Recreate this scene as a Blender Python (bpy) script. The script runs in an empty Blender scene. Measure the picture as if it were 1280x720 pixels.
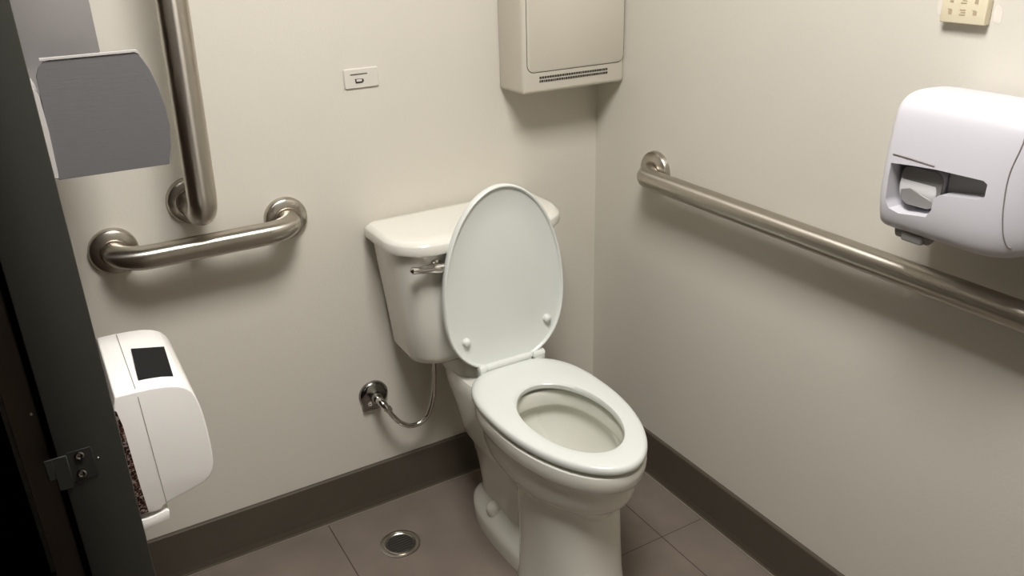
import bpy, bmesh, math, random
from mathutils import Vector, Matrix
random.seed(3)
S = bpy.context.scene
COL = S.collection
PI = math.pi

# ------------------------------------------------------------------ materials
def mat(name, col, rough=.5, metal=0., bump=0., bscale=80., var=0., vscale=4., spec=.5, coat=0., aniso=None):
    m = bpy.data.materials.new(name); m.use_nodes = True
    nt = m.node_tree; N = nt.nodes; L = nt.links
    b = N['Principled BSDF']
    b.inputs['Base Color'].default_value = (*col, 1)
    b.inputs['Roughness'].default_value = rough
    b.inputs['Metallic'].default_value = metal
    b.inputs['Specular IOR Level'].default_value = spec
    b.inputs['Coat Weight'].default_value = coat
    tc = N.new('ShaderNodeTexCoord')
    if var:
        n = N.new('ShaderNodeTexNoise'); n.inputs['Scale'].default_value = vscale; n.inputs['Detail'].default_value = 4
        L.new(tc.outputs['Object'], n.inputs['Vector'])
        r = N.new('ShaderNodeMapRange'); r.inputs['To Min'].default_value = 1 - var; r.inputs['To Max'].default_value = 1 + var
        L.new(n.outputs['Fac'], r.inputs['Value'])
        v = N.new('ShaderNodeVectorMath'); v.operation = 'SCALE'; v.inputs[0].default_value = col
        L.new(r.outputs['Result'], v.inputs['Scale']); L.new(v.outputs['Vector'], b.inputs['Base Color'])
    if bump:
        n = N.new('ShaderNodeTexNoise'); n.inputs['Scale'].default_value = bscale; n.inputs['Detail'].default_value = 3
        if aniso:
            mp = N.new('ShaderNodeMapping'); mp.inputs['Scale'].default_value = aniso
            L.new(tc.outputs['Object'], mp.inputs['Vector']); L.new(mp.outputs['Vector'], n.inputs['Vector'])
        else:
            L.new(tc.outputs['Object'], n.inputs['Vector'])
        bp = N.new('ShaderNodeBump'); bp.inputs['Strength'].default_value = bump; bp.inputs['Distance'].default_value = .002
        L.new(n.outputs['Fac'], bp.inputs['Height']); L.new(bp.outputs['Normal'], b.inputs['Normal'])
    return m

M = {}
M['wall'] = mat('cream_paint', (.665, .632, .553), .42, bump=.12, bscale=160, var=.03, vscale=2.5, spec=.4)
M['ceiling'] = mat('ceiling_paint', (.5, .49, .46), .8)
M['unlit_space'] = mat('unlit_space_black', (.006, .005, .003), .9, spec=.1)  # darkness of the unlit stall side put into the colour
M['base'] = mat('baseboard_tile', (.085, .070, .052), .45, var=.12, vscale=6, spec=.4)
M['grout_light'] = mat('pale_grout', (.22, .19, .15), .8)
M['porcelain'] = mat('porcelain', (.77, .765, .685), .12, spec=.55, coat=.3)
M['porcelain2'] = mat('tank_porcelain', (.79, .775, .70), .13, spec=.55, coat=.3)
M['seat'] = mat('seat_plastic', (.745, .77, .725), .22, spec=.5)
M['steel'] = mat('brushed_steel', (.50, .465, .405), .30, 1., bump=.15, bscale=60, aniso=(1, 1, 1), var=.05, vscale=30)
for ax_, v_ in (('x', (1, 0, 0)), ('y', (0, 1, 0)), ('z', (0, 0, 1))):
    m_ = mat('brushed_steel_' + ax_, (.50, .465, .405), .33, 1., var=.05, vscale=30); b_ = m_.node_tree.nodes['Principled BSDF']
    c_ = m_.node_tree.nodes.new('ShaderNodeCombineXYZ')
    for i_ in range(3): c_.inputs[i_].default_value = v_[i_]
    b_.inputs['Anisotropic'].default_value = .85; m_.node_tree.links.new(c_.outputs[0], b_.inputs['Tangent']); M['steel_' + ax_] = m_
M['chrome'] = mat('chrome', (.62, .60, .57), .12, 1.)
M['dark_chrome'] = mat('tarnished_chrome', (.30, .29, .27), .18, 1., var=.2, vscale=40)
M['satin'] = mat('satin_grey_steel', (.165, .165, .168), .42, .35, bump=.1, bscale=40, aniso=(1, 1, 12))
M['satin_light'] = mat('satin_light_steel', (.30, .285, .28), .4, .35)
M['white'] = mat('white_plastic', (.63, .615, .65), .28, spec=.5)
M['white_warm'] = mat('warm_white_plastic', (.86, .84, .80), .28, spec=.5)
M['grey_plastic'] = mat('grey_translucent_plastic', (.27, .26, .25), .3)
M['paper'] = mat('tissue_paper', (.78, .77, .76), .9, spec=.1)
M['beige_metal'] = mat('beige_enamel', (.60, .565, .475), .35, spec=.4, bump=.05, bscale=200)
M['ivory'] = mat('ivory_plastic', (.67, .635, .57), .4)
M['yellow_ivory'] = mat('aged_ivory_plastic', (.78, .70, .50), .45)
M['brown_mark'] = mat('brown_marking', (.44, .35, .23), .7)
M['spackle'] = mat('pale_filler', (.74, .69, .62), .7)
M['black'] = mat('black_plastic', (.006, .006, .007), .45, spec=.15)
M['slot'] = mat('dark_slot', (.04, .036, .03), .7)
M['pale_edge'] = mat('pale_metal_edge', (.45, .43, .41), .5)
M['seam'] = mat('seam_shadow_gap', (.22, .20, .18), .7)
M['groove'] = mat('panel_gap', (.13, .12, .10), .7)
M['post'] = mat('dark_green_partition', (.036, .037, .031), .36, bump=.05, bscale=120, spec=.45)
M['keeper'] = mat('dark_keeper_paint', (.028, .029, .026), .6, spec=.15)
M['panel'] = mat('dark_brown_partition', (.05, .034, .024), .5, spec=.3)
M['rubber'] = mat('dark_strainer_metal', (.025, .025, .022), .9, spec=.1)
M['water'] = mat('bowl_water', (.62, .63, .58), .03, spec=.6)

# floor: large tiles with dark joints at fixed places
def floor_mat():
    m = mat('floor_tile', (.21, .168, .135), .48, bump=.1, bscale=120, spec=.4)
    nt = m.node_tree; N = nt.nodes; L = nt.links; b = N['Principled BSDF']
    g = N.new('ShaderNodeNewGeometry'); sp = N.new('ShaderNodeSeparateXYZ'); L.new(g.outputs['Position'], sp.inputs[0])
    def line(out, off, per, hw):
        a = N.new('ShaderNodeMath'); a.operation = 'SUBTRACT'; L.new(out, a.inputs[0]); a.inputs[1].default_value = off
        p = N.new('ShaderNodeMath'); p.operation = 'PINGPONG'; L.new(a.outputs[0], p.inputs[0]); p.inputs[1].default_value = per / 2
        c = N.new('ShaderNodeMath'); c.operation = 'LESS_THAN'; L.new(p.outputs[0], c.inputs[0]); c.inputs[1].default_value = hw
        return c.outputs[0]
    lx = line(sp.outputs['X'], -.142, .676, .0012); ly = line(sp.outputs['Y'], -.492, .676, .0009)
    mx = N.new('ShaderNodeMath'); mx.operation = 'MAXIMUM'; L.new(lx, mx.inputs[0]); L.new(ly, mx.inputs[1])
    n = N.new('ShaderNodeTexNoise'); n.inputs['Scale'].default_value = 9; n.inputs['Detail'].default_value = 6
    L.new(g.outputs['Position'], n.inputs['Vector'])
    cr = N.new('ShaderNodeValToRGB'); L.new(n.outputs['Fac'], cr.inputs[0])
    cr.color_ramp.elements[0].position = .3; cr.color_ramp.elements[0].color = (.165, .135, .110, 1)
    cr.color_ramp.elements[1].position = .75; cr.color_ramp.elements[1].color = (.215, .176, .145, 1)
    mix = N.new('ShaderNodeMix'); mix.data_type = 'RGBA'; L.new(mx.outputs[0], mix.inputs['Factor'])
    L.new(cr.outputs[0], mix.inputs['A']); mix.inputs['B'].default_value = (.04, .032, .026, 1)
    L.new(mix.outputs['Result'], b.inputs['Base Color'])
    return m
M['floor'] = floor_mat()

def speckle_mat():
    m = mat('mottled_edge', (.1, .05, .04), .25, .3)
    nt = m.node_tree; N = nt.nodes; L = nt.links; b = N['Principled BSDF']
    g = N.new('ShaderNodeNewGeometry')
    n = N.new('ShaderNodeTexNoise'); n.inputs['Scale'].default_value = 330; n.inputs['Detail'].default_value = 4
    L.new(g.outputs['Position'], n.inputs['Vector'])
    cr = N.new('ShaderNodeValToRGB'); L.new(n.outputs['Fac'], cr.inputs[0])
    e = cr.color_ramp.elements; e[0].position = .42; e[0].color = (.015, .008, .006, 1); e[1].position = .62; e[1].color = (.34, .30, .27, 1)
    k = e.new(.52); k.color = (.10, .04, .03, 1)
    L.new(cr.outputs[0], b.inputs['Base Color'])
    return m
M['speckle'] = speckle_mat()

# ------------------------------------------------------------------ helpers
def link(name, bm, m, parent=None, smooth=True, recalc=True):
    if recalc: bmesh.ops.recalc_face_normals(bm, faces=bm.faces)
    me = bpy.data.meshes.new(name); bm.to_mesh(me); bm.free()
    o = bpy.data.objects.new(name, me); COL.objects.link(o)
    me.materials.append(M[m])
    if smooth:
        for p in me.polygons: p.use_smooth = True
        try: me.set_sharp_from_angle(angle=math.radians(38))
        except Exception: pass
    if parent:
        o.parent = parent; o.matrix_parent_inverse = parent.matrix_basis.inverted()
    return o
def thing(name, label, cat, loc, group=None):
    o = bpy.data.objects.new(name, None); COL.objects.link(o); o.location = loc; o.empty_display_size = .05
    o['label'] = label; o['category'] = cat
    if group: o['group'] = group
    return o
def box(bm, lo, hi, bev=0., seg=3):
    t = bmesh.new(); bmesh.ops.create_cube(t, size=1)
    for v in t.verts: v.co = Vector([lo[i] + (v.co[i] + .5) * (hi[i] - lo[i]) for i in range(3)])
    if bev: bmesh.ops.bevel(t, geom=t.edges[:], offset=bev, segments=seg, profile=.5, affect='EDGES')
    merge(bm, t)
def merge(bm, t):
    me = bpy.data.meshes.new('tmp'); t.to_mesh(me); t.free(); bm.from_mesh(me); bpy.data.meshes.remove(me)
def loft(bm, rings, cap0=True, cap1=True, closed=False):
    t = bmesh.new(); R = [[t.verts.new(p) for p in r] for r in rings]
    n = len(rings[0]); m = len(R)
    for i in range(m if closed else m - 1):
        a, b = R[i], R[(i + 1) % m]
        for j in range(n): t.faces.new((a[j], a[(j + 1) % n], b[(j + 1) % n], b[j]))
    if not closed:
        if cap0: t.faces.new(R[0])
        if cap1: t.faces.new(R[-1])
    bmesh.ops.recalc_face_normals(t, faces=t.faces)
    merge(bm, t)
def tube(bm, pts, r, seg=20, caps=True):
    pts = [Vector(p) for p in pts]
    t0 = (pts[1] - pts[0]).normalized()
    u = t0.orthogonal().normalized(); rings = []
    for i, p in enumerate(pts):
        a = pts[max(i - 1, 0)]; b = pts[min(i + 1, len(pts) - 1)]
        t = (b - a).normalized()
        u = (u - t * u.dot(t)).normalized(); w = t.cross(u)
        rr = r[i] if isinstance(r, (list, tuple)) else r
        rings.append([p + (u * math.cos(2 * PI * k / seg) + w * math.sin(2 * PI * k / seg)) * rr for k in range(seg)])
    loft(bm, rings, caps, caps)
def lathe(bm, c, ax, prof, seg=40):
    # prof: list of (distance along axis, radius)
    c = Vector(c); ax = Vector(ax).normalized(); u = ax.orthogonal().normalized(); w = ax.cross(u)
    loft(bm, [[c + ax * d + (u * math.cos(2 * PI * k / seg) + w * math.sin(2 * PI * k / seg)) * max(r, 1e-4) for k in range(seg)] for d, r in prof])
def fillet(pts, rad, n=10):
    P = [Vector(p) for p in pts]; out = [P[0]]
    for i in range(1, len(P) - 1):
        a, b, c = P[i - 1], P[i], P[i + 1]
        d1 = (a - b).normalized(); d2 = (c - b).normalized()
        s = b + d1 * rad; e = b + d2 * rad
        for k in range(n + 1):
            t = k / n
            # circular-like arc for right angles
            ang = t * PI / 2
            out.append(b + d1 * rad * (1 - math.sin(ang)) + d2 * rad * (1 - math.cos(ang)))
    out.append(P[-1]); return out
def prism(bm, poly, axis, a, b, bev=0., seg=3, only=None):
    # poly: 2-D points; axis: extrusion axis; a,b extents
    def P(q, t):
        if axis == 1: return (q[0], t, q[1])
        if axis == 0: return (t, q[0], q[1])
        return (q[0], q[1], t)
    t = bmesh.new()
    A = [t.verts.new(P(q, a)) for q in poly]; B = [t.verts.new(P(q, b)) for q in poly]; n = len(poly)
    t.faces.new(A); t.faces.new(B)
    for i in range(n): t.faces.new((A[i], A[(i + 1) % n], B[(i + 1) % n], B[i]))
    bmesh.ops.recalc_face_normals(t, faces=t.faces)
    if bev:
        es = [e for e in t.edges if (only is None or only(e))]
        bmesh.ops.bevel(t, geom=es, offset=bev, segments=seg, profile=.5, affect='EDGES', clamp_overlap=True)
    merge(bm, t)
def rrect2(x0, x1, y0, y1, r, n=8):
    out = []
    for cx, cy, a0 in ((x1 - r, y1 - r, 0), (x0 + r, y1 - r, 90), (x0 + r, y0 + r, 180), (x1 - r, y0 + r, 270)):
        for k in range(n + 1):
            a = math.radians(a0 + 90 * k / n); out.append((cx + r * math.cos(a), cy + r * math.sin(a)))
    return out
def smooth_poly(poly, it=2):
    for _ in range(it):
        q = []
        for i in range(len(poly)):
            a = poly[i]; b = poly[(i + 1) % len(poly)]
            q.append((a[0] * .75 + b[0] * .25, a[1] * .75 + b[1] * .25)); q.append((a[0] * .25 + b[0] * .75, a[1] * .25 + b[1] * .75))
        poly = q
    return poly
def boolean(o, cutter_bm):
    bmesh.ops.recalc_face_normals(cutter_bm, faces=cutter_bm.faces)
    me = bpy.data.meshes.new('cut'); cutter_bm.to_mesh(me); cutter_bm.free()
    c = bpy.data.objects.new('cut', me); COL.objects.link(c)
    md = o.modifiers.new('b', 'BOOLEAN'); md.operation = 'DIFFERENCE'; md.solver = 'EXACT'; md.object = c
    dg = bpy.context.evaluated_depsgraph_get(); dg.update()
    new = bpy.data.meshes.new_from_object(o.evaluated_get(dg))
    o.modifiers.clear(); o.data = new
    bpy.data.objects.remove(c)
    for p in new.polygons: p.use_smooth = True
    try: new.set_sharp_from_angle(angle=math.radians(38))
    except Exception: pass

def crom2(P, n=6):
    return [(v.x, v.y) for v in crom([(p[0], p[1], 0) for p in P], n)]
def crom(P, n=10):
    P = [Vector(p) for p in P]; out = []
    for i in range(len(P) - 1):
        p0 = P[max(i - 1, 0)]; p1 = P[i]; p2 = P[i + 1]; p3 = P[min(i + 2, len(P) - 1)]
        for k in range(n):
            t = k / n
            out.append(.5 * ((2 * p1) + (p2 - p0) * t + (2 * p0 - 5 * p1 + 4 * p2 - p3) * t * t + (3 * p1 - p0 - 3 * p2 + p3) * t ** 3))
    out.append(P[-1]); return out
# ------------------------------------------------------------------ camera
cd = bpy.data.cameras.new('camera'); cam = bpy.data.objects.new('camera', cd); COL.objects.link(cam)
RX = Vector((0.86224137, -0.50580357, -0.02650624)); DN = Vector((-0.2255409, -0.33656815, -0.91425007)); FW = Vector((0.45350979, 0.79428247, -0.40428237))
m3 = Matrix((RX, -DN, -FW)).transposed()
cam.matrix_world = Matrix.Translation((-1.24667471, -1.72953412, 1.38735257)) @ m3.to_4x4()
cd.sensor_width = 36; cd.lens = 1055.28 / 1280 * 36; cd.clip_start = .01
S.camera = cam

# ------------------------------------------------------------------ room shell
XL, YF, ZC = -1.415, -2.75, 2.31
def struct(name, lo, hi, m, bev=0):
    bm = bmesh.new(); box(bm, lo, hi, bev); o = link(name, bm, m, smooth=bool(bev)); o['kind'] = 'structure'; return o
struct('floor', (XL - .1, YF - .1, -.1), (.1, .1, 0), 'floor')
struct('ceiling', (XL - .1, YF - .1, ZC), (.1, .1, ZC + .1), 'ceiling')
struct('wall_back', (XL, 0, 0), (.1, .1, ZC), 'wall')
struct('wall_right', (0, YF, 0), (.1, 0, ZC), 'wall')
struct('wall_front', (XL, YF - .1, 0), (.1, YF, ZC), 'wall')
struct('wall_left', (XL - .1, YF, 0), (XL, .1, ZC), 'unlit_space')  # near-black so it reads as unlit space beyond the partition
def baseboard(name, axis):
    bm = bmesh.new()
    prof = [(0, 0), (.014, 0), (.011, .006), (.0095, .02), (.0095, .1215), (.0075, .124), (0, .124)]
    if axis == 'back': prism(bm, [(-q[0], q[1]) for q in prof], 0, XL, -.0)
    else: prism(bm, [(-q[0], q[1]) for q in prof], 1, YF, -.0)
    o = link(name, bm, 'base', smooth=False); o['kind'] = 'structure'; return o
baseboard('baseboard_back', 'back'); baseboard('baseboard_right', 'right')
struct('trim_1', (XL, -.0175, 0), (-.0175, -.0135, .0015), 'grout_light')
struct('trim_2', (-.0175, YF, 0), (-.0135, -.0135, .0015), 'grout_light')

# ------------------------------------------------------------------ toilet
X0 = -.415
toilet = thing('toilet', 'white two-piece toilet with raised lid standing near the room corner', 'toilet', (X0, -.35, 0))
def egg(hw, vb, vf, vc, z, nf=2., nb=2.4, n=72, x0=X0, k=0):
    out = []
    for i in range(n):
        a = 2 * PI * i / n; c, s = math.cos(a), math.sin(a)
        e = nf if s > 0 else nb
        x = hw * math.copysign(abs(c) ** (2 / e), c); v = (vf - vc if s > 0 else vc - vb) * math.copysign(abs(s) ** (2 / e), s)
        out.append((x0 + x, -(vc + v), z))
    return out
def sq(hw, v0, v1, z, n1=3.2, n2=3.2): return egg(hw, v0, v1, (v0 + v1) / 2, z, n1, n2)
# bowl: inner wall up, across the rim, down the outside
bm = bmesh.new()
rings = [egg(.030, .46, .54, .50, .200), egg(.055, .42, .58, .50, .210), egg(.072, .395, .605, .49, .235), egg(.088, .365, .635, .49, .28), egg(.107, .333, .664, .49, .33),
         egg(.110, .329, .668, .49, .366), egg(.1085, .331, .666, .49, .3735), egg(.097, .346, .651, .49, .380), egg(.095, .348, .649, .49, .408), egg(.099, .344, .654, .49, .4155),
         egg(.115, .30, .67, .46, .4175), egg(.135, .230, .691, .43, .4175), egg(.1395, .225, .697, .43, .4145), egg(.1405, .224, .699, .43, .407), egg(.140, .224, .697, .43, .386),
         egg(.1375, .226, .693, .43, .378), egg(.131, .232, .684, .43, .3735), egg(.1285, .236, .679, .43, .368), egg(.1275, .238, .676, .43, .350), egg(.1255, .242, .672, .43, .330), egg(.122, .248, .665, .44, .314), egg(.118, .258, .656, .45, .3035), egg(.111, .28, .644, .46, .296),
         egg(.101, .32, .630, .48, .2895, 2.1, 2.5), egg(.095, .36, .622, .48, .272, 2.2, 2.8), egg(.092, .370, .620, .49, .25, 2.3, 3), egg(.090, .376, .622, .50, .18, 2.4, 3.2), egg(.091, .38, .630, .50, .10, 2.4, 3.2), egg(.094, .378, .642, .50, .03, 2.5, 3.2), egg(.097, .375, .648, .50, .006, 2.5, 3.2), egg(.097, .375, .648, .50, 0, 2.5, 3.2)]
loft(bm, rings)
# rear trapway body, deck, foot plate
loft(bm, [sq(.060, .14, .45, 0), sq(.060, .14, .45, .04), sq(.058, .15, .45, .10), sq(.066, .14, .45, .17), sq(.078, .12, .46, .235), sq(.085, .10, .40, .2501), sq(.095, .08, .335, .33), sq(.103, .06, .33, .375), sq(.104, .055, .33, .405), sq(.100, .06, .32, .416)])
loft(bm, [sq(.088, .122, .50, 0, 3, 2.6), sq(.090, .120, .50, .035, 3, 2.6), sq(.088, .123, .49, .048, 3, 2.6), sq(.082, .130, .48, .058, 3, 2.6), sq(.072, .142, .47, .070, 3, 2.6), sq(.060, .155, .46, .088, 3, 2.6)])
# raised tank platform on the deck
loft(bm, [sq(.100, .045, .225, .405), sq(.098, .047, .222, .425), sq(.085, .055, .205, .446), sq(.075, .06, .19, .470)])
bowl = link('bowl', bm, 'porcelain', toilet)
bm = bmesh.new(); loft(bm, [egg(.0745, .391, .609, .49, .241), egg(.0750, .390, .610, .49, .2425)])
wt = link('water', bm, 'water', toilet); wt['label'] = 'still water in the bowl'
for sx in (-1, 1):
    bm = bmesh.new(); lathe(bm, (X0 + sx * .059, -.268, .066), (sx * .45, 0, 1), [(0, .020), (.006, .0205), (.018, .0195), (.026, .0155), (.031, .009), (.0325, .001)], 28)
    link('bolt_cap', bm, 'porcelain2', toilet)

# tank
XT = -.4285
def trr(hw, v0, v1, z, rf, rb=.02, bulge=0., n=10):
    out = []
    # (x, v) corner arcs: front right, front left, back left, back right
    for cx, cv, r, a0 in ((hw - rf, v1 - rf, rf, 0), (-hw + rf, v1 - rf, rf, 90), (-hw + rb, v0 + rb, rb, 180), (hw - rb, v0 + rb, rb, 270)):
        for k in range(n + 1):
            a = math.radians(a0 + 90 * k / n); x = cx + r * math.cos(a); v = cv + r * math.sin(a)
            if v > (v0 + v1) / 2: v += bulge * (1 - (x / hw) ** 2)
            out.append((XT + x, -v, z))
    return out
bm = bmesh.new()
loft(bm, [trr(.130, .05, .140, .4435, .05, .03), trr(.158, .034, .162, .446, .06, .03), trr(.172, .026, .173, .455, .065, .025), trr(.179, .022, .178, .472, .065, .02, .004), trr(.187, .020, .184, .56, .065, .02, .005),
          trr(.198, .018, .190, .66, .065, .02, .006), trr(.206, .016, .194, .745, .065, .02, .006)])
link('tank', bm, 'porcelain2', toilet)
bm = bmesh.new()
loft(bm, [trr(.208, .012, .200, .7365, .085, .02, .006), trr(.214, .009, .206, .7345, .088, .02, .008), trr(.2175, .006, .2105, .7365, .088, .02, .008), trr(.2185, .006, .212, .741, .088, .02, .008), trr(.2175, .006, .211, .7555, .088, .02, .008),
          trr(.2165, .007, .210, .7585, .088, .02, .008), trr(.208, .014, .200, .7660, .082, .02, .008), trr(.205, .016, .197, .7667, .08, .02, .008), trr(.18, .03, .175, .7675, .06, .02, .006)])
link('tank_lid', bm, 'porcelain2', toilet)
# flush lever
lev = None
bm = bmesh.new(); lathe(bm, (-.557, -.194, .707), (0, -1, 0), [(0, .013), (.004, .0135), (.008, .012), (.010, .008), (.018, .007), (.020, .001)], 28)
lev = link('flush_lever', bm, 'chrome', toilet); lev['label'] = 'chrome flush lever on the tank front'
bm = bmesh.new()
tube(bm, [(-.541, -.212, .705), (-.546, -.213, .705), (-.560, -.214, .706), (-.575, -.214, .708), (-.592, -.213, .709), (-.606, -.211, .710), (-.617, -.210, .712), (-.622, -.209, .713)], [.004, .0115, .0125, .011, .0085, .0075, .0082, .003], 16)
link('handle', bm, 'chrome', lev)

# seat ring
def ring_section(bm, outer, inner, prof, z0):
    rs = []
    for s, h in prof: rs.append([(i[0] + (o[0] - i[0]) * s, i[1] + (o[1] - i[1]) * s, z0 + h) for o, i in zip(outer, inner)])
    loft(bm, rs, closed=True)
bm = bmesh.new()
outer = egg(.1415, .228, .702, .425, 0, 1.95, 2.7); inner = egg(.090, .350, .640, .49, 0, 2., 2.)
ring_section(bm, outer, inner, [(.01, .002), (0, .006), (0, .0125), (.035, .0165), (.12, .0182), (.4, .0190), (.75, .0185), (.90, .0170), (.97, .0140), (1., .0095), (1., .004), (.98, .001), (.9, 0), (.1, 0), (.04, .0005)], .4245)
link('seat', bm, 'seat', toilet)
# raised lid (a plate standing up, its inner side towards the room)
XLID = -.408; ZB = .437; YL = -.2405
def lid_ring(d, y, hole=0):
    out = []; n = 80
    for i in range(n):
        a = 2 * PI * i / n; c, s = math.cos(a), math.sin(a)
        e = 2.0 if s > 0 else 2.4
        x = (.1535 - d) * math.copysign(abs(c) ** (2 / e), c); h = ((.261 if s > 0 else .168) - d) * math.copysign(abs(s) ** (2 / e), s)
        z = ZB + .168 + h
        out.append((XLID + x, y + .012 * (z - ZB) / .43, z))
    return out
bm = bmesh.new()
loft(bm, [lid_ring(.006, YL + .018), lid_ring(.001, YL + .015), lid_ring(0, YL + .009), lid_ring(0, YL + .004), lid_ring(.0015, YL + .001), lid_ring(.0035, YL), lid_ring(.006, YL + .001), lid_ring(.0075, YL + .0045), lid_ring(.010, YL + .006), lid_ring(.07, YL + .0065)])
lid = link('seat_lid', bm, 'seat', toilet)
for bx, bz in ((-.513, .524), (-.302, .528)):
    bm = bmesh.new(); lathe(bm, (bx, YL + .009, bz), (0, -1, 0), [(0, .0095), (.004, .0095), (.009, .008), (.0115, .0045), (.012, .001)], 20)
    link('bumper', bm, 'seat', lid)
# hinge bar and posts
bm = bmesh.new(); tube(bm, [(-.470, -.238, .447), (-.468, -.238, .447), (-.362, -.238, .447), (-.348, -.238, .447)], [.006, .0085, .0085, .006], 20)
box(bm, (-.466, -.244, .425), (-.350, -.225, .446), .004)
link('hinge', bm, 'seat', toilet)
bm = bmesh.new(); tube(bm, [(-.346, -.238, .445), (-.344, -.238, .445), (-.316, -.238, .445), (-.313, -.238, .445)], [.006, .0095, .0095, .006], 20)
box(bm, (-.343, -.247, .420), (-.315, -.227, .444), .004)
link('hinge', bm, 'seat', toilet)
bm = bmesh.new(); tube(bm, [(-.489, -.238, .446), (-.487, -.238, .446), (-.473, -.238, .446), (-.470, -.238, .446)], [.007, .010, .010, .007], 20)
box(bm, (-.488, -.247, .425), (-.471, -.226, .446), .004)
link('hinge', bm, 'seat', toilet)

# ------------------------------------------------------------------ supply valve and hose
sv = thing('supply_valve', 'chrome wall valve with a looped water hose left below the toilet tank', 'water valve', (-.662, 0, .32))
bm = bmesh.new(); lathe(bm, (-.660, -.0005, .322), (0, -1, 0), [(0, .037), (.004, .037), (.009, .034), (.013, .026), (.015, .016), (.017, .014)], 36)
lathe(bm, (-.660, -.014, .322), (0, -1, 0), [(0, .014), (.006, .0145), (.018, .0125), (.022, .009)], 24)
link('escutcheon', bm, 'dark_chrome', sv)
bm = bmesh.new(); box(bm, (-.692, -.012, .283), (-.650, -.001, .330), .005); link('cover_plate', bm, 'dark_chrome', sv)
bm = bmesh.new(); tube(bm, [(-.660, -.030, .322), (-.658, -.045, .321), (-.652, -.056, .313), (-.646, -.060, .303)], [.009, .0095, .0085, .007], 18)
link('valve_body', bm, 'chrome', sv)
bm = bmesh.new(); lathe(bm, (-.649, -.0585, .308), (.45, -.2, -.75), [(0, .006), (.001, .0095), (.010, .0095), (.012, .006)], 8)
link('compression_nut', bm, 'chrome', sv)
bm = bmesh.new(); tube(bm, crom([(-.648, -.060, .305), (-.637, -.061, .283), (-.618, -.062, .257), (-.590, -.063, .240), (-.560, -.064, .246), (-.540, -.065, .272), (-.528, -.066, .315), (-.524, -.068, .37), (-.524, -.071, .41), (-.524, -.072, .4455)]), .0062, 14)
link('supply_hose', bm, 'chrome', sv)

# ------------------------------------------------------------------ floor drain
fd = thing('floor_drain', 'round metal floor drain set in the tiles left of the toilet', 'drain', (-.692, -.176, 0))
bm = bmesh.new()
lathe(bm, (-.692, -.176, 0), (0, 0, 1), [(.0002, .049), (.002, .0485), (.0025, .046), (.0025, .045), (.001, .0445), (.0008, .0385), (.003, .038), (.0035, .036), (.0018, .034), (.001, .0325)], 48)
link('rim', bm, 'steel', fd)
bm = bmesh.new(); lathe(bm, (-.692, -.176, .0012), (0, 0, 1), [(0, .033), (.0006, .033)], 40)
g = link('grate', bm, 'slot', fd); g['label'] = 'dark strainer plate of the drain'
for i in range(-3, 4):
    w = math.sqrt(max(.031 ** 2 - (i * .008) ** 2, 1e-6)); bm = bmesh.new()
    box(bm, (-.692 - w, -.176 + i * .008 - .0013, .0016), (-.692 + w, -.176 + i * .008 + .0013, .0026)); link('grate_bar', bm, 'rubber', g, smooth=False)

# ------------------------------------------------------------------ grab bars
def grab(label, a, b, out, off, r, fr, bend, loc):
    t = thing('grab_bar', label, 'grab bar', loc, 'grab bars')
    a, b, out = Vector(a), Vector(b), Vector(out)
    bm = bmesh.new(); tube(bm, fillet([a + out * .004, a + out * off, b + out * off, b + out * .004], bend, 14), r, 28)
    d_ = [abs(q) for q in (b - a)]; link('bar', bm, 'steel_' + 'xyz'[d_.index(max(d_))], t)
    for p in (a, b):
        bm = bmesh.new(); lathe(bm, p + out * 0, out, [(0, fr), (.003, fr), (.010, fr * .97), (.014, fr * .88), (.016, r + .004), (.014, r + .001)], 44)
        link('flange', bm, 'steel', t)
    return t
grab('short horizontal steel grab bar on the back wall left of the toilet tank', (-1.153, 0, .808), (-.812, 0, .808), (0, -1, 0), .079, .0235, .0465, .060, (-.98, 0, .808))
grab('vertical steel grab bar rising above the short horizontal bar on the back wall', (-.995, 0, .882), (-.977, 0, 1.56), (0, -1, 0), .135, .0265, .0475, .050, (-1.0, 0, .885))
grab('long steel grab bar running along the right-hand wall', (0, -.243, .830), (0, -1.34, .830), (-1, 0, 0), .052, .0225, .049, .042, (0, -.25, .832))

# ------------------------------------------------------------------ corner cabinet (paper towel dispenser)
pt = thing('towel_dispenser', 'beige enamelled metal towel dispenser hung high on the back wall in the corner', 'towel dispenser', (-.14, 0, 1.02))
bm = bmesh.new()
t = bmesh.new(); box(t, (-.2785, -.110, 1.019), (-.0008, -.0005, 1.46), .009, 4)
merge(bm, t); link('housing', bm, 'beige_metal', pt)
bm = bmesh.new()
def ringplate(bm, out, inn, y0, y1):
    n = len(out)
    loft(bm, [[(p[0], y0, p[1]) for p in out], [(p[0], y1, p[1]) for p in out], [(p[0], y1, p[1]) for p in inn], [(p[0], y0, p[1]) for p in inn]], closed=True)
ringplate(bm, rrect2(-.2685, -.0045, 1.0650, 1.435, .018), rrect2(-.2672, -.0058, 1.0668, 1.4335, .017), -.1095, -.1104)
link('door_gap', bm, 'groove', pt)
bm = bmesh.new(); pl = rrect2(-.2672, -.0058, 1.0668, 1.4335, .017)
loft(bm, [[(p[0], -.1095, p[1]) for p in pl], [(p[0], -.1113, p[1]) for p in pl], [(p[0] * .992 - .0011, -.1120, (p[1] - 1.251) * .995 + 1.251) for p in pl]])
link('door', bm, 'beige_metal', pt)
bm = bmesh.new(); lathe(bm, (-.246, -.1115, 1.232), (0, -1, 0), [(0, .011), (.002, .011), (.0035, .009), (.004, .002)], 24); link('lock', bm, 'ivory', pt)
bm = bmesh.new()
for row, zz in ((0, 1.0535), (1, 1.0455)):
    x = -.236
    while x < -.052:
        w = .0052 if random.random() < .85 else .003
        box(bm, (x, -.1109, zz - .0024), (x + w, -.1096, zz + .0024)); x += w + .0015
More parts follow.
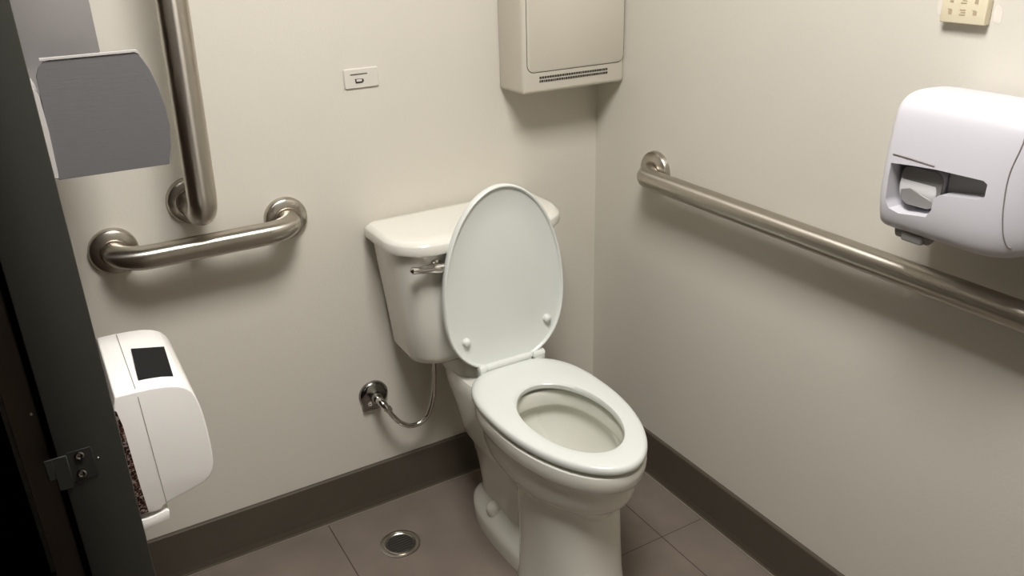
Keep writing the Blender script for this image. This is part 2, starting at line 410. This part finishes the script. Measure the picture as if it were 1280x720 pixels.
o = link('vent_slots', bm, 'slot', pt, smooth=False); o['label'] = 'two rows of dark vent slots'

# ------------------------------------------------------------------ small plate on the back wall
wp = thing('slotted_plate', 'small ivory plate with a slot and latch, high on the back wall', 'wall plate', (-.612, 0, 1.08))
bm = bmesh.new(); t = rrect2(-.651, -.574, 1.0600, 1.1010, .003, 4)
loft(bm, [[(p[0], 0, p[1]) for p in t], [(p[0], -.0025, p[1]) for p in t], [((p[0] + .6125) * .96 - .6125, -.0045, (p[1] - 1.08) * .93 + 1.08) for p in t]]); link('plate', bm, 'ivory', wp)
bm = bmesh.new(); box(bm, (-.637, -.0050, 1.0880), (-.599, -.0040, 1.0905)); o = link('slot', bm, 'groove', wp, smooth=False)
bm = bmesh.new(); t = [(-.6265, 1.0705), (-.6115, 1.0705), (-.6075, 1.0745), (-.6095, 1.0795), (-.6275, 1.0800)]
prism(bm, t, 1, -.0052, -.0040); link('latch_recess', bm, 'slot', wp, smooth=False)
bm = bmesh.new(); box(bm, (-.6245, -.0062, 1.0742), (-.6125, -.0051, 1.0788), .0004, 1); link('latch', bm, 'ivory', wp, smooth=False)

# ------------------------------------------------------------------ keypad-like box on the right wall
sw = thing('wall_keypad', 'yellowed ivory box with small marks, above the white tissue dispenser', 'keypad', (0, -.937, 1.24))
bm = bmesh.new(); box(bm, (-.014, -.974, 1.2215), (-.0004, -.902, 1.300), .002, 2); link('housing', bm, 'yellow_ivory', sw)
for r_ in range(4):
    for c_ in range(3):
        y = -.918 - c_ * .0195; z = 1.2375 + r_ * .0165
        bm = bmesh.new()
        if c_ == 1:
            for q in range(3): box(bm, (-.0146, y - .0045, z - .004 + q * .0034), (-.0138, y + .0045 - .002 * (q % 2), z - .0026 + q * .0034))
        else:
            box(bm, (-.0146, y - .0028, z - .003), (-.0138, y + .0028, z + .003)); box(bm, (-.0146, y - .001, z + .003), (-.0138, y + .0042, z + .0042))
        link('marking', bm, 'brown_mark', sw, smooth=False)
for i, (y0, y1, z0, z1) in enumerate(((-.898, -.886, 1.228, 1.262), (-.990, -.977, 1.223, 1.252))):
    bm = bmesh.new(); t = smooth_poly([(y0, z0), (y1, z0 + .004), (y1 - .001, z1), (y0 + .002, z1 - .006), (y0 - .001, (z0 + z1) / 2)], 2)
    prism(bm, t, 0, -.0006, .0002); o = link('wall_filler', bm, 'spackle', None, smooth=False)
    o['label'] = ('pale filler patch on the right wall left of the ivory keypad', 'pale filler patch on the right wall right of the ivory keypad')[i]; o['category'] = 'filler patch'; o['group'] = 'filler patches'

# ------------------------------------------------------------------ white tissue dispenser on the right wall
td = thing('tissue_dispenser', 'white plastic toilet tissue dispenser on the right wall over the long bar', 'tissue dispenser', (0, -1.05, .94))
Y0, Y1 = -.945, -1.215
prof = [(0, .934), (-.10, .931), (-.146, .934), (-.157, .960), (-.160, 1.0), (-.158, 1.05), (-.152, 1.105), (-.144, 1.128), (-.118, 1.140), (-.06, 1.139), (0, 1.128)]
prof = [prof[0]] + smooth_poly(prof, 2)[4:-4] + [prof[-1]]
def tdr(y, k):   # profile ring, shrunk towards a centre line by k at the ends
    out = []
    for x, z in prof:
        out.append((x * (1 - k * 6.9), y, 1.035 + (z - 1.035) * (1 - k * 7.5)))
    return out
bm = bmesh.new()
loft(bm, [tdr(Y0, .012), tdr(Y0 - .002, .0065), tdr(Y0 - .006, .0025), tdr(Y0 - .012, .0005), tdr(Y0 - .02, 0), tdr(-1.10, 0), tdr(-1.122, .002), tdr(-1.142, .007), tdr(-1.160, .016), tdr(-1.185, .030), tdr(-1.215, .044), tdr(-1.236, .052), tdr(-1.246, .058), tdr(-1.250, .066)])
cover = link('cover', bm, 'white', td)
cut = bmesh.new()
cp = [(-.961, 1.038), (-.990, 1.041), (-1.030, 1.044), (-1.103, 1.045), (-1.109, 1.041), (-1.109, 1.024), (-1.100, 1.018), (-1.046, 1.010), (-1.038, 1.004), (-1.037, .985), (-1.030, .973), (-.985, .966), (-.968, .970), (-.962, .980)]
prism(cut, cp, 0, -.2, -.085)
boolean(cover, cut)
bm = bmesh.new(); lathe(bm, (-.112, -.966, 1.003), (0, -1, 0), [(0, .020), (.001, .026), (.004, .030), (.060, .030), (.064, .027), (.066, .012)], 40)
link('tissue_roll', bm, 'paper', td)
bm = bmesh.new(); t = rrect2(-1.034, -.968, .985, 1.034, .014, 6)
loft(bm, [[(-.135, p[0], p[1]) for p in t], [(-.1385, p[0], p[1]) for p in t], [(-.140, (p[0] + 1.001) * .86 - 1.001, (p[1] - 1.01) * .82 + 1.01) for p in t]])
link('spindle_window', bm, 'grey_plastic', td)
bm = bmesh.new(); t = [(-.988, 1.0035), (-1.027, .992), (-1.029, .984), (-1.02, .9785), (-.985, .9775), (-.973, .986), (-.973, .9985)]
prism(bm, t, 0, -.1395, -.1425, .001, 1); 
box(bm, (-.128, -1.098, 1.008), (-.10, -1.036, 1.044), .001, 1)
box(bm, (-.095, -1.04, .966), (-.085, -.958, 1.045), .001, 1)  # both grey boxes darken the cut-out, recess shade given by colour
link('tray_and_recess_shade', bm, 'grey_plastic', td)
bm = bmesh.new(); tube(bm, [(-.1575, -.962, 1.0515), (-.1578, -.985, 1.0510), (-.1575, -1.03, 1.0480)], .0012, 8); link('seam', bm, 'seam', td)
from mathutils.bvhtree import BVHTree
tb = bmesh.new(); tb.from_mesh(cover.data); tree = BVHTree.FromBMesh(tb); tb.free()
path = []
for y, z in crom2([(-1.135, 1.125), (-1.137, 1.10), (-1.132, 1.06), (-1.134, 1.02), (-1.139, .985), (-1.145, .964), (-1.150, .960)]):
    h = tree.ray_cast(Vector((-1, y, z)), Vector((1, 0, 0)))
    if h[0] is not None: path.append((h[0].x - .0003, y, z))
bm = bmesh.new(); tube(bm, path, .0009, 8); link('side_seam', bm, 'seam', td)
bm = bmesh.new(); tube(bm, [(-.126, -.968, .932), (-.126, -.972, .932), (-.126, -1.022, .932), (-.126, -1.026, .932)], [.008, .0125, .0125, .008], 20)
box(bm, (-.142, -1.02, .921), (-.11, -.985, .935), .003); link('feed_roller', bm, 'grey_plastic', td)

# ------------------------------------------------------------------ stall partition on the left
pp = thing('partition_post', 'dark green narrow stall partition post in the left foreground with a latch keeper', 'partition', (-1.263, -.93, 0))
bm = bmesh.new(); box(bm, (-1.2915, -.93, .0), (-1.2350, -.905, 2.1), .0015, 2); link('post', bm, 'post', pp)
bm = bmesh.new(); box(bm, (-1.264, -.905, .0), (-1.238, -.003, 2.1), .001, 1); link('side_panel', bm, 'panel', pp)
bm = bmesh.new(); box(bm, (-1.2975, -.9320, .892), (-1.284, -.9302, .929), .0008, 1); box(bm, (-1.3035, -.9320, .906), (-1.2965, -.9305, .929), .0008, 1)
box(bm, (-1.285, -.9312, .897), (-1.262, -.9302, .931), .0006, 1)
kp = link('latch_keeper', bm, 'keeper', pp)
for x, z in ((-1.2735, .925), (-1.2755, .905)):
    bm = bmesh.new(); lathe(bm, (x, -.9311, z), (0, -1, 0), [(0, .0045), (.0015, .0043), (.0025, .003), (.0022, .0015), (.001, .001)], 16); link('screw', bm, 'dark_chrome', kp)
bm = bmesh.new(); lathe(bm, (-1.2585, -.93, .9155), (0, -1, 0), [(0, .0009), (.0006, .0006)], 10); link('screw', bm, 'steel', pp)
dn = thing('stall_door', 'dark brown stall door edge behind the green partition post at far left', 'stall door', (-1.31, -.6, 0))
bm = bmesh.new(); box(bm, (-1.3235, -.900, .0), (-1.2985, -.30, 2.05), .002, 2); link('panel', bm, 'panel', dn)
bm = bmesh.new(); lathe(bm, (-1.304, -.9005, .965), (0, -1, 0), [(0, .0018), (.001, .0012)], 10); link('screw', bm, 'steel', dn)

# ------------------------------------------------------------------ white dispenser low on the partition
XP = -1.2375
wd = thing('napkin_dispenser', 'white plastic dispenser with black window, low beside the dark green partition post', 'paper dispenser', (XP, -.48, .57))
def side_box(name, poly, ya, yb, m, parent, bev, seg=4):
    bm = bmesh.new(); prism(bm, poly, 1, ya, yb, bev, seg, only=None); return link(name, bm, m, parent)
body = smooth_poly([(XP, .600), (-1.2010, .594), (-1.1970, .603), (-1.160, .612), (-1.128, .621), (-1.1175, .640), (-1.1155, .670), (-1.1165, .72), (-1.121, .758), (-1.129, .780), (-1.150, .792), (-1.190, .797), (XP, .797)], 1)
side_box('body', body, -.585, -.372, 'white_warm', wd, .009, 4)
bm = bmesh.new(); prism(bm, [(-1.1930, .606), (-1.1921, .606), (-1.1966, .788), (-1.1975, .788)], 1, -.5853, -.583); box(bm, (-1.1979, -.577, .7965), (-1.1970, -.38, .7978)); link('seam', bm, 'seam', wd, smooth=False)
bm = bmesh.new(); t = [(-1.190, -.553), (-1.144, -.553), (-1.139, -.452), (-1.185, -.447)]
wv = [(x, y, .7995 - max(0, (x + 1.188)) * .16) for x, y in t]
tb = bmesh.new(); A = [tb.verts.new(v) for v in wv]; B = [tb.verts.new((v[0], v[1], v[2] - .006)) for v in wv]
tb.faces.new(A); tb.faces.new(B)
for i in range(4): tb.faces.new((A[i], A[(i + 1) % 4], B[(i + 1) % 4], B[i]))
merge(bm, tb); link('window', bm, 'black', wd, smooth=False)
bm = bmesh.new(); prism(bm, [(XP, .600), (-1.2185, .600), (-1.2195, .62), (-1.2215, .66), (-1.2225, .70), (-1.2240, .75), (-1.2275, .775), (XP, .78)], 1, -.5862, -.5825)
o = link('side_strip', bm, 'speckle', wd); o['label'] = 'dark mottled strip along the mounting side'
bm = bmesh.new(); prism(bm, [(XP, .566), (-1.2235, .570), (-1.1930, .574), (-1.1905, .590), (-1.195, .592), (-1.22, .588), (XP, .590)], 1, -.585, -.44, .002, 2); link('paper_tray', bm, 'white_warm', wd)

# ------------------------------------------------------------------ steel dispenser above it
sd = thing('steel_dispenser', 'grey satin steel dispenser with curved end plate, upper left beside the partition', 'paper dispenser', (XP, -.4, 1.08))
def arc_side():
    pts = [(-1.2250, 1.0845), (-1.0860, 1.0835), (-1.0800, 1.108), (-1.0765, 1.135), (-1.0775, 1.162), (-1.0815, 1.188), (-1.0880, 1.213), (-1.0945, 1.227), (-1.0980, 1.2335), (-1.103, 1.2365), (-1.198, 1.2365), (-1.2100, 1.2345), (-1.2170, 1.228), (-1.2215, 1.218)]
    return pts
bm = bmesh.new(); prism(bm, arc_side(), 1, -.501, -.497, .0006, 1); o = link('end_plate', bm, 'satin', sd, smooth=False)
bm = bmesh.new(); prism(bm, [(-1.2135, 1.2365), (-1.100, 1.2365), (-1.0975, 1.2350), (-1.0965, 1.2368), (-1.0995, 1.2390), (-1.2135, 1.2390)], 1, -.5025, -.494); link('lit_edge_strip', bm, 'pale_edge', sd, smooth=False)  # pale strip paints the light caught on the plate's top edge
bm = bmesh.new(); prism(bm, [(XP, 1.088), (-1.2245, 1.088), (-1.2240, 1.095), (-1.2225, 1.150), (-1.2235, 1.195), (-1.2265, 1.203), (XP, 1.203)], 1, -.504, -.40); link('mounting_strip', bm, 'pale_edge', sd, smooth=False)
bm = bmesh.new(); box(bm, (XP, -.402, 1.10), (-1.1345, -.18, 1.60), .0012, 2); link('cabinet', bm, 'satin_light', sd)
bm = bmesh.new(); box(bm, (XP, -.497, 1.085), (-1.205, -.402, 1.19), .001, 1); link('bracket', bm, 'satin', sd, smooth=False)

# ------------------------------------------------------------------ ceiling light
cl = thing('ceiling_light', 'square lit white ceiling light panel above the toilet stall', 'ceiling light', (-.95, -1.2, ZC))
def emit(name, col, st):
    m = bpy.data.materials.new(name); m.use_nodes = True; nt = m.node_tree; nt.nodes.clear()
    e = nt.nodes.new('ShaderNodeEmission'); e.inputs[0].default_value = (*col, 1); e.inputs[1].default_value = st
    o = nt.nodes.new('ShaderNodeOutputMaterial'); nt.links.new(e.outputs[0], o.inputs[0]); M[name] = m
emit('lamp_glow', (1., .968, .94), 46)
LX, LY, LH = -.84, -1.12, .26
bm = bmesh.new(); box(bm, (LX - LH, LY - LH, ZC - .045), (LX + LH, LY + LH, ZC - .035)); link('diffuser', bm, 'lamp_glow', cl, smooth=False)
bm = bmesh.new()
for a, b in (((LX - LH - .02, LY - LH - .02), (LX + LH + .02, LY - LH)), ((LX - LH - .02, LY + LH), (LX + LH + .02, LY + LH + .02)), ((LX - LH - .02, LY - LH), (LX - LH, LY + LH)), ((LX + LH, LY - LH), (LX + LH + .02, LY + LH))):
    box(bm, (a[0], a[1], ZC - .05), (b[0], b[1], ZC - .0005))
link('frame', bm, 'white', cl, smooth=False)

w = bpy.data.worlds.new('world'); S.world = w; w.use_nodes = True
w.node_tree.nodes['Background'].inputs[0].default_value = (.9, .88, .85, 1); w.node_tree.nodes['Background'].inputs[1].default_value = .02
S.view_settings.view_transform = 'Standard'; S.view_settings.look = 'None'; S.view_settings.exposure = 0; S.view_settings.gamma = 1
S.view_settings.use_curve_mapping = False
